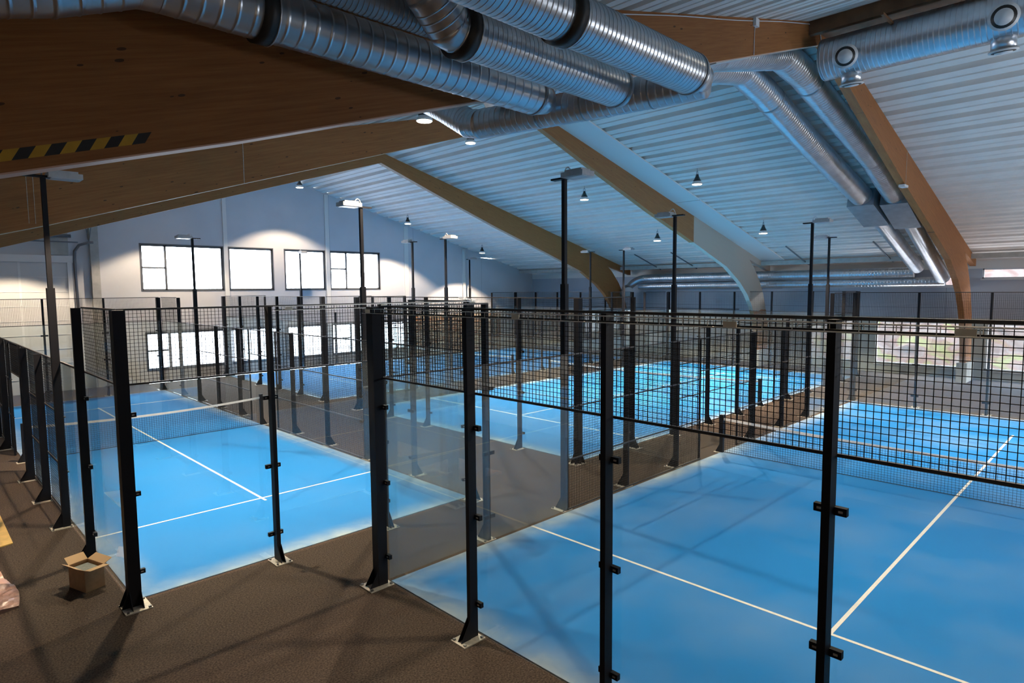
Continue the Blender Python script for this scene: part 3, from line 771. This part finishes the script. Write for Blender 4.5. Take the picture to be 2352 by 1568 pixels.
def net(x, y, d, L, label):
    """net from (x,y) along d, length L"""
    d = V((d[0], d[1], 0)); p = V((x, y, 0)); up = V((0, 0, 1))
    t = thing('padel_net', (x, y, 0), label, 'court net', 'nets across the courts')
    top = lambda a: .90-.10*(1-((a/L)*2-1)**2)
    n = int(L/.06); b = MB()
    for k in range(n+1):
        a = L*k/n; b.bar(p+d*a+up*.03, p+d*a+up*top(a), .0045, .0045, caps=False)
    for j in range(14):
        for k in range(20):
            a, c = L*k/20, L*(k+1)/20; f = (j+1)/15
            b.bar(p+d*a+up*(.03+(top(a)-.03)*f), p+d*c+up*(.03+(top(c)-.03)*f), .0045, .0045, caps=False)
    b.build('net_mesh', MT['netcord'], t)
    b = MB()
    for k in range(20): b.bar(p+d*(L*k/20)+up*(top(L*k/20)-.03), p+d*(L*(k+1)/20)+up*(top(L*(k+1)/20)-.03), .012, .06, caps=False)
    b.build('top_band', MT['netband'], t)
    b = MB(); b.bar(p+up*.03, p+d*L+up*.03, .012, .012); b.build('bottom_cord', MT['netcord'], t)
    b = MB(); s = V((-d.y, d.x, 0))
    for a, o_ in ((-.04, -1), (L+.04, 1)):
        b = MB(); c = p+d*a; b.bar(c, c+up*.98, .09, .09, up=d)
        # splayed foot
        b.quad(c+s*.04+up*.3, c+s*.04+d*(o_*.16)+up*.01, c+s*.04+up*.01); b.quad(c-s*.04+up*.3, c-s*.04+d*(o_*.16)+up*.01, c-s*.04+up*.01)
        o = b.build('net_post', MT['black'], t)
        b = MB(); b.bar(c-d*.1+d*(o_*.08)+up*.006, c+d*.1+d*(o_*.08)+up*.006, .2, .012); b.build('foot_plate', MT['zinc'], o)
    return t
def court(x0, y0, w, l, along, label, lines_label, key):
    """turf rectangle; along='x' or 'y' is the direction of the length"""
    sx, sy = (l, w) if along == 'x' else (w, l)
    t = thing('court_turf', (x0, y0, 0), label, 'court surface', 'blue padel courts')
    MB().box(x0, y0, 0.001, x0+sx, y0+sy, .014).build('turf', turf_mat('blue_turf_'+key, sx, sy, {'a': .05, 'b': .18}.get(key, .12)), t)
    S = 2.95; wd = .05; z0, z1 = .0142, .0165
    def line(a0, c0, a1, c1):
        if along == 'x': MB().box(x0+a0, y0+c0, z0, x0+a1, y0+c1, z1).build('court_line', MT['line'], t)
        else: MB().box(x0+c0, y0+a0, z0, x0+c1, y0+a1, z1).build('court_line', MT['line'], t)
    line(S-wd/2, 0, S+wd/2, w); line(l-S-wd/2, 0, l-S+wd/2, w)
    if along == 'x': MB().box(x0+S-.2, y0+w/2-wd/2, z0+.0005, x0+l-S+.2, y0+w/2+wd/2, z1+.0006).build('court_line', MT['line'], t)
    else: MB().box(x0+w/2-wd/2, y0+S-.2, z0+.0005, x0+w/2+wd/2, y0+l-S+.2, z1+.0006).build('court_line', MT['line'], t)
G = .05
# --- A : narrow court at left, length along y
ax, ay, aw, al = -2.78, 2.04, 5.98, 20.
court(ax, ay, aw, al, 'y', 'narrow blue court at left beneath the gable windows', '', 'a')
end_fence((ax-G, ay-G), (1, 0), (0, -1), 6.08, 'near glass end wall of the narrow left court, behind the cardboard box', 'end fences')
end_fence((ax-G, ay+al+G), (1, 0), (0, 1), 6.08, 'far glass end wall of the narrow left court, in front of gable windows', 'end fences')
side_fence((ax-G, ay), (0, 1), (-1, 0), 20., 'left side fence of the narrow left court, at left picture edge', 'side fences')
side_fence((ax+aw+G, ay), (0, 1), (1, 0), 20., 'right side fence of the narrow left court, facing the middle court', 'side fences')
net(ax+.04, ay+10, (1, 0), aw-.08, 'white-topped net across the narrow left court')
# --- B : near right court, length along x
court(0, -10, 10, 20., 'x', 'large blue court in the right foreground', '', 'b')
end_fence((-G, G), (0, -1), (-1, 0), 10.1, 'nearest glass end wall of the right foreground court, carrying wire tray', 'end fences')
end_fence((20+G, G), (0, -1), (1, 0), 10.1, 'far glass end wall of the foreground court, before the hillside windows', 'end fences')
side_fence((0, G), (1, 0), (0, 1), 20., 'side fence between the right foreground court and the dark walkway', 'side fences')
net(10, -.04, (0, -1), 9.92, 'white-topped net across the right foreground court')
# --- C : middle court
cx, cy = 6.85, 2.08
WIRE[0] = .0033
court(cx, cy, 10, 20., 'x', 'blue court in the middle behind the foreground court', '', 'c')
end_fence((cx-G, cy-G), (0, 1), (-1, 0), 10.1, 'near glass end wall of the middle court', 'end fences')
end_fence((cx+20+G, cy-G), (0, 1), (1, 0), 10.1, 'far glass end wall of the middle court, by the long wall ducts', 'end fences')
side_fence((cx, cy-G), (1, 0), (0, -1), 20., 'right side fence of the middle court, nearest the foreground court', 'side fences')
side_fence((cx, cy+10+G), (1, 0), (0, 1), 20., 'left side fence of the middle court, facing the farthest court', 'side fences')
net(cx+10, cy+.04, (0, 1), 9.92, 'white-topped net across the middle court')
# --- D : far court
dx, dy = 6.87, 14.59
court(dx, dy, 10, 20., 'x', 'farthest blue court beside the gable wall', '', 'd')
end_fence((dx-G, dy-G), (0, 1), (-1, 0), 10.1, 'near glass end wall of the farthest court', 'end fences')
end_fence((dx+20+G, dy-G), (0, 1), (1, 0), 10.1, 'far glass end wall of the farthest court, by the corner of the hall', 'end fences')
side_fence((dx, dy-G), (1, 0), (0, -1), 20., 'side fence of the farthest court facing the middle court', 'side fences')
side_fence((dx, dy+10+G), (1, 0), (0, 1), 20., 'side fence of the farthest court along the gable wall', 'side fences')
net(dx+10, dy+.04, (0, 1), 9.92, 'white-topped net across the farthest court')
# poles
for (x, y, n, lab) in (
    (ax-G-.02, ay+4, (1, 0), 'floodlight pole at far left whose top meets the hazard-taped beam'),
    (ax-G-.02, ay+16, (1, 0), 'floodlight pole on the left fence, left of the picture edge'),
    (ax+aw+G+.02, ay+4, (-1, 0), 'floodlight pole with pale head before the rightmost gable window'),
    (ax+aw+G+.02, ay+16, (-1, 0), 'floodlight pole before the leftmost big gable window'),
    (4, G+.02, (0, -1), 'tallest-looking floodlight pole in the picture middle, on the foreground court fence'),
    (16, G+.02, (0, -1), 'floodlight pole at the far part of the foreground court fence'),
    (cx+4, cy-G-.02, (0, 1), 'floodlight pole in front of the whitewashed beam'),
    (cx+16, cy-G-.02, (0, 1), 'thin floodlight pole just right of the far pole on the foreground fence'),
    (cx+4, cy+10+G+.02, (0, -1), 'floodlight pole with pale head, second right of the gable windows'),
    (cx+16, cy+10+G+.02, (0, -1), 'distant floodlight pole beside the farthest beam foot, pale head'),
    (dx+4, dy-G-.02, (0, 1), 'floodlight pole with dark head, first right of the gable windows'),
    (dx+16, dy-G-.02, (0, 1), 'distant floodlight pole with dark head across the farthest beam'),
    (dx+4, dy+10+G+.02, (0, -1), 'thin distant floodlight pole across the third gable window'),
    (dx+16, dy+10+G+.02, (0, -1), 'thin distant floodlight pole before the right end of the gable wall')):
    lamp_pole(x, y, n, lab, 0)

# wire cable tray along the fence tops
def tray(name, p, d, n, L, z, label, plates):
    p, d, n = V(p), V(d), V(n)
    t = thing('wire_cable_tray', tuple(p+V((0, 0, 0))), label, 'cable tray')
    up = V((0, 0, 1)); b = MB()
    for (o_, dz) in ((0, .0), (0, .06), (.05, 0), (.10, 0), (.10, .06)):
        b.bar(p+n*o_+up*dz, p+d*L+n*o_+up*dz, .006, .006, caps=False)
    b.build('long_wire', MT['zincwire'], t)
    a = .1
    while a < L:
        b = MB(); q = p+d*a; b.tube([q+up*.065, q, q+n*.1, q+n*.1+up*.065], .003, 5); b.build('cross_wire', MT['zincwire'], t); a += .22
    for a in plates:
        b = MB(); q = p+d*a+n*.105; b.bar(q-d*.055+up*.03, q+d*.055+up*.03, .006, .045)
        b.build('splice_plate', MT['plate'], t)
    b = MB().bar(p+n*.05+up*.012, p+d*L+n*.05+up*.012, .03, .012); b.build('black_cable', MT['wire'], t)
tray('t', (-.20, .1, 3.90), (0, -1, 0), (-1, 0, 0), 9.9, 3.9, 'bright wire cable tray along the top of the nearest right fence', (.15, 3.0, 5.35, 6.85))
tray('t', (ax+2.0, ay-.2, 3.92), (1, 0, 0), (0, -1, 0), 4.1, 3.9, 'bright wire cable tray on top of the left court end fence', (.2, 1.9, 3.9))
tray('t', (ax+aw+.25, ay+.1, 3.94), (.6, .8, 0), (.8, -.6, 0), 5.3, 3.9, 'wire cable tray crossing from the left court towards the middle court', (1.4, 3.2))

# ------------------------------------------------------------------ high-bay lamps
HB = mk('housing', MT['lampbody'], lambda b: (b.tube([(0, 0, .1), (0, 0, .15), (0, 0, .26), (0, 0, .29), (0, 0, .36)], .1, 20, True, [.13, .125, .075, .06, .045]), b.tube([(0, 0, .13), (0, 0, .15)], .14, 20)))
HR = mk('reflector', MT['white'], lambda b: b.tube([(0, 0, .0), (0, 0, .05), (0, 0, .11)], .2, 28, True, [.19, .185, .13]))
HL = mk('led_disc', MT['led'], lambda b: b.tube([(0, 0, -.012), (0, 0, -.001)], .165, 28))
HK = mk('hook', MT['pipe'], lambda b: (b.tube([(0, 0, .35), (0, 0, .58)], .008, 6), b.tube([(-.07, 0, .3), (-.06, 0, .44), (0, 0, .5), (.06, 0, .44), (.07, 0, .3)], .008, 6)))
LAMPS = []
names = {(4.1, 4.45): 'lit high-bay lamp hanging over the left court, largest of the lit ones',
         (10.1, 9.75): 'lit high-bay lamp below the cross duct near the ridge',
         (10.0, 22.7): 'lit high-bay lamp at the top of the gable wall',
         (16.5, 22.7): 'lit high-bay lamp beside gable wall, above the pale-headed pole',
         (22.2, 22.7): 'lit high-bay lamp low at the right end of the gable wall',
         (16.5, 9.75): 'lit high-bay lamp just right of the tallest pole',
         (22.2, 9.75): 'lit high-bay lamp left of the pole before the whitewashed beam',
         (16.5, 4.45): 'lit high-bay lamp above the whitewashed beam, near picture centre',
         (22.2, 4.45): 'lit high-bay lamp right of the whitewashed beam, lower'}
grid = [(4.1, 4.45, .42), (10.1, 9.75, .66), (10.0, 22.7, .66), (16.5, 22.7, .66), (22.2, 22.7, .66), (16.5, 9.75, .66), (22.2, 9.75, .66), (16.5, 4.45, .66), (22.2, 4.45, .66),
        (-1.4, 22.7, .40), (4.3, 22.7, .38), (-1.4, 9.75, .40), (-1.5, 4.5, .38), (-6.2, -11.2, .5), (4.4, -5.9, .5),  # final pair added out of view to light the near beam and court
        (10.4, -6.9, .6), (16.5, -6.9, .6), (22.2, -6.9, .6)]  # unseen row over the foreground court, added to brighten it
LW = 3300
for (x, y, dz) in grid:
    z = zr(x)-dz
    lab = names.get((x, y), 'lit high-bay lamp hidden above the beams or added outside the frame for light')
    t = thing('high_bay_lamp', (x, y, z), lab, 'ceiling lamp', 'high-bay lamps under the roof')
    for nm, me in (('housing', HB), ('reflector', HR), ('led_disc', HL), ('hook', HK)):
        if nm == 'hook' and dz < .6: continue
        inst(me, nm, t, V((x, y, z)))
    ld = bpy.data.lights.new('lamp_light', 'SPOT'); ld.energy = LW*((.95 if x > 15 else .62) if y > 20 else .6 if y < -10 else 2.3 if (x > 9 and y > 4) else 1); ld.color = (1, .79, .56); ld.shadow_soft_size = .08
    ld.spot_size = math.radians(112); ld.spot_blend = .25
    lo = bpy.data.objects.new('lamp_light', ld); COL.objects.link(lo); lo.location = (x, y, z-.03)

# ------------------------------------------------------------------ loose things at left
t = thing('cardboard_box', (-3.15, 3.0, 0), 'open cardboard box on the floor beside the left court corner', 'box')
R = Matrix.Rotation(math.radians(18), 3, 'Z'); c0 = V((-3.16, 3.01, 0))
def bx(b, x0, y0, z0, x1, y1, z1):
    i = len(b.v); b.box(x0, y0, z0, x1, y1, z1)
    for k in range(i, len(b.v)): b.v[k] = tuple(R @ V(b.v[k])+c0)
b = MB(); hx, hy, hz = .13, .20, .32
bx(b, -hx, -hy, .002, hx, hy, .012)
for s in (-1, 1):
    bx(b, s*hx-.003, -hy, .002, s*hx+.003, hy, hz); bx(b, -hx, s*hy-.003, .002, hx, s*hy+.003, hz)
b.build('carton', MT['card'], t)
for (p, q, dirn, nm) in (((-hx, -hy), (hx, -hy), V((0, -.14, .02)), 0), ((-hx, hy), (hx, hy), V((.02, .14, .07)), 1), ((hx, -hy), (hx, hy), V((.12, 0, .05)), 2), ((-hx, -hy), (-hx, hy), V((-.10, 0, .06)), 3)):
    b = MB(); a = V((p[0], p[1], hz)); c = V((q[0], q[1], hz)); k = [a, c, c+dirn, a+dirn]
    k = [tuple(R @ v+c0) for v in k]; k2 = [(v[0], v[1], v[2]+.005) for v in k]
    b.quad(*k); b.quad(*k2)
    for i in range(4): b.quad(k[i], k[(i+1) % 4], k2[(i+1) % 4], k2[i])
    b.build('flap', MT['card_in'], t)
t2 = thing('foam_sheet', (-3.14, 3.0, .28), 'grey foam sheet lying inside the open cardboard box', 'packing')
b = MB(); bx(b, -.11, -.17, .25, .11, .17, .28); b.build('sheet', MT['greybag'], t2)
t = thing('plywood_sheet', (-4.4, 6.8, 0), 'yellow plywood sheet flat on the floor at left edge', 'board')
b = MB(); i = len(b.v)
for z in (.002, .02): b.v += [(-3.71, 5.74, z), (-3.70, 7.75, z), (-5.0, 7.4, z), (-5.0, 5.35, z)]
for q in ((3, 2, 1, 0), (4, 5, 6, 7), (0, 1, 5, 4), (1, 2, 6, 5), (2, 3, 7, 6), (3, 0, 4, 7)): b.f.append(q); b.mi.append(0)
b.build('sheet', MT['ply'], t)
t = thing('wrapped_package', (-4.4, 3.7, 0), 'crumpled pinkish wrapped package on the floor at bottom left edge', 'package')
b = MB(); nx, ny = 16, 22
def wp(u, v):
    x = -4.9+.95*u+(.05*math.sin(v*5)); y = 2.95+1.45*v-.25*(1-u)*(1-v)
    e = min(u, 1-u, v, 1-v); z = .05+.05*min(1, e*6)+.012*math.sin(u*17+v*9)+.01*math.sin(v*31+u*5)+random.uniform(-.006, .006)
    return (x, y, z)
g = [[wp(i/nx, j/ny) for j in range(ny+1)] for i in range(nx+1)]
for i in range(nx):
    for j in range(ny): b.quad(g[i][j], g[i+1][j], g[i+1][j+1], g[i][j+1])
for j in range(ny):
    for i in (0, nx): b.quad(g[i][j], g[i][j+1], (g[i][j+1][0], g[i][j+1][1], .002), (g[i][j][0], g[i][j][1], .002))
for i in range(nx):
    for j in (0, ny): b.quad(g[i][j], g[i+1][j], (g[i+1][j][0], g[i+1][j][1], .002), (g[i][j][0], g[i][j][1], .002))
b.build('wrapping', MT['wrap'], t)

# ------------------------------------------------------------------ outside: hillside beyond the right wall
b = MB(); n1, n2 = 30, 60
def hp(i, j):
    x = 31.5+i*.9; y = -32+j*1.0
    z = -.6+max(0, i-3)*.55+.45*math.sin(i*1.7+j*.9)*.5+.35*math.sin(j*2.3)+random.uniform(-.12, .12)
    return (x, y, z)
g = [[hp(i, j) for j in range(n2+1)] for i in range(n1+1)]
for i in range(n1):
    for j in range(n2): b.quad(g[i][j], g[i+1][j], g[i+1][j+1], g[i][j+1])
o = b.build('hillside', MT['hill'], None, True); struct(o)
struct(MB().box(-30, YG+.4, -.3, 60, YG+60, -.15).build('ground', principled('outside_snowy_ground', (.55, .56, .58, 1), .9)))

# ------------------------------------------------------------------ light
w = bpy.data.worlds.new('World'); scn.world = w; w.use_nodes = True
bg = w.node_tree.nodes['Background']; bg.inputs[0].default_value = (.88, .93, 1.0, 1); bg.inputs[1].default_value = 23
def portal(loc, rot, sx, sy):
    ld = bpy.data.lights.new('daylight_portal', 'AREA'); ld.shape = 'RECTANGLE'; ld.size = sx; ld.size_y = sy
    ld.cycles.is_portal = True
    o = bpy.data.objects.new('daylight_portal', ld); COL.objects.link(o); o.location = loc; o.rotation_euler = rot
for h in ((3.4, 9.62, 4.29, 6.42), (10.3, 16.2, 4.29, 6.42), (3.45, 9.62, .56, 2.3), (10.3, 18.1, .56, 2.3)):
    portal(((h[0]+h[1])/2, YG+.32, (h[2]+h[3])/2), (-math.pi/2, 0, 0), h[1]-h[0], h[3]-h[2])
for h in BH: portal(((h[0]+h[1])/2, YB-.32, (h[2]+h[3])/2), (math.pi/2, 0, 0), h[1]-h[0], h[3]-h[2])
for h in ((-11, 1.95, .45, 2.52), (-11, 6.5, 4.18, 4.95)):
    portal((XW+.32, (h[0]+h[1])/2, (h[2]+h[3])/2), (0, math.pi/2, 0), h[3]-h[2], h[1]-h[0])

# ------------------------------------------------------------------ camera
CAM = (-4.9036, -7.5260, 4.2132); yaw, pitch, roll, fpx = .7938, -.0831, -.0083, 1443.8
f = V((math.cos(pitch)*math.cos(yaw), math.cos(pitch)*math.sin(yaw), math.sin(pitch)))
r = f.cross(V((0, 0, 1))).normalized(); u = r.cross(f)
r2 = r*math.cos(roll)+u*math.sin(roll); u2 = -r*math.sin(roll)+u*math.cos(roll)
cd = bpy.data.cameras.new('camera'); cam = bpy.data.objects.new('camera', cd); COL.objects.link(cam)
cd.sensor_width = 36; cd.lens = fpx*36/2352; cd.clip_start = .05; cd.clip_end = 300
cam.matrix_world = Matrix(((r2.x, u2.x, -f.x, CAM[0]), (r2.y, u2.y, -f.y, CAM[1]), (r2.z, u2.z, -f.z, CAM[2]), (0, 0, 0, 1)))
scn.camera = cam
for o in bpy.data.objects:
    if '_o' in o: del o['_o']
vs = scn.view_settings; vs.view_transform = 'Standard'; vs.look = 'None'; vs.gamma = 1; vs.use_curve_mapping = False; vs.exposure = 0
cy = scn.cycles; cy.use_denoising = True; cy.max_bounces = 8; cy.diffuse_bounces = 4; cy.transparent_max_bounces = 20; cy.adaptive_threshold = .02; cy.caustics_reflective = False; cy.sample_clamp_indirect = 4
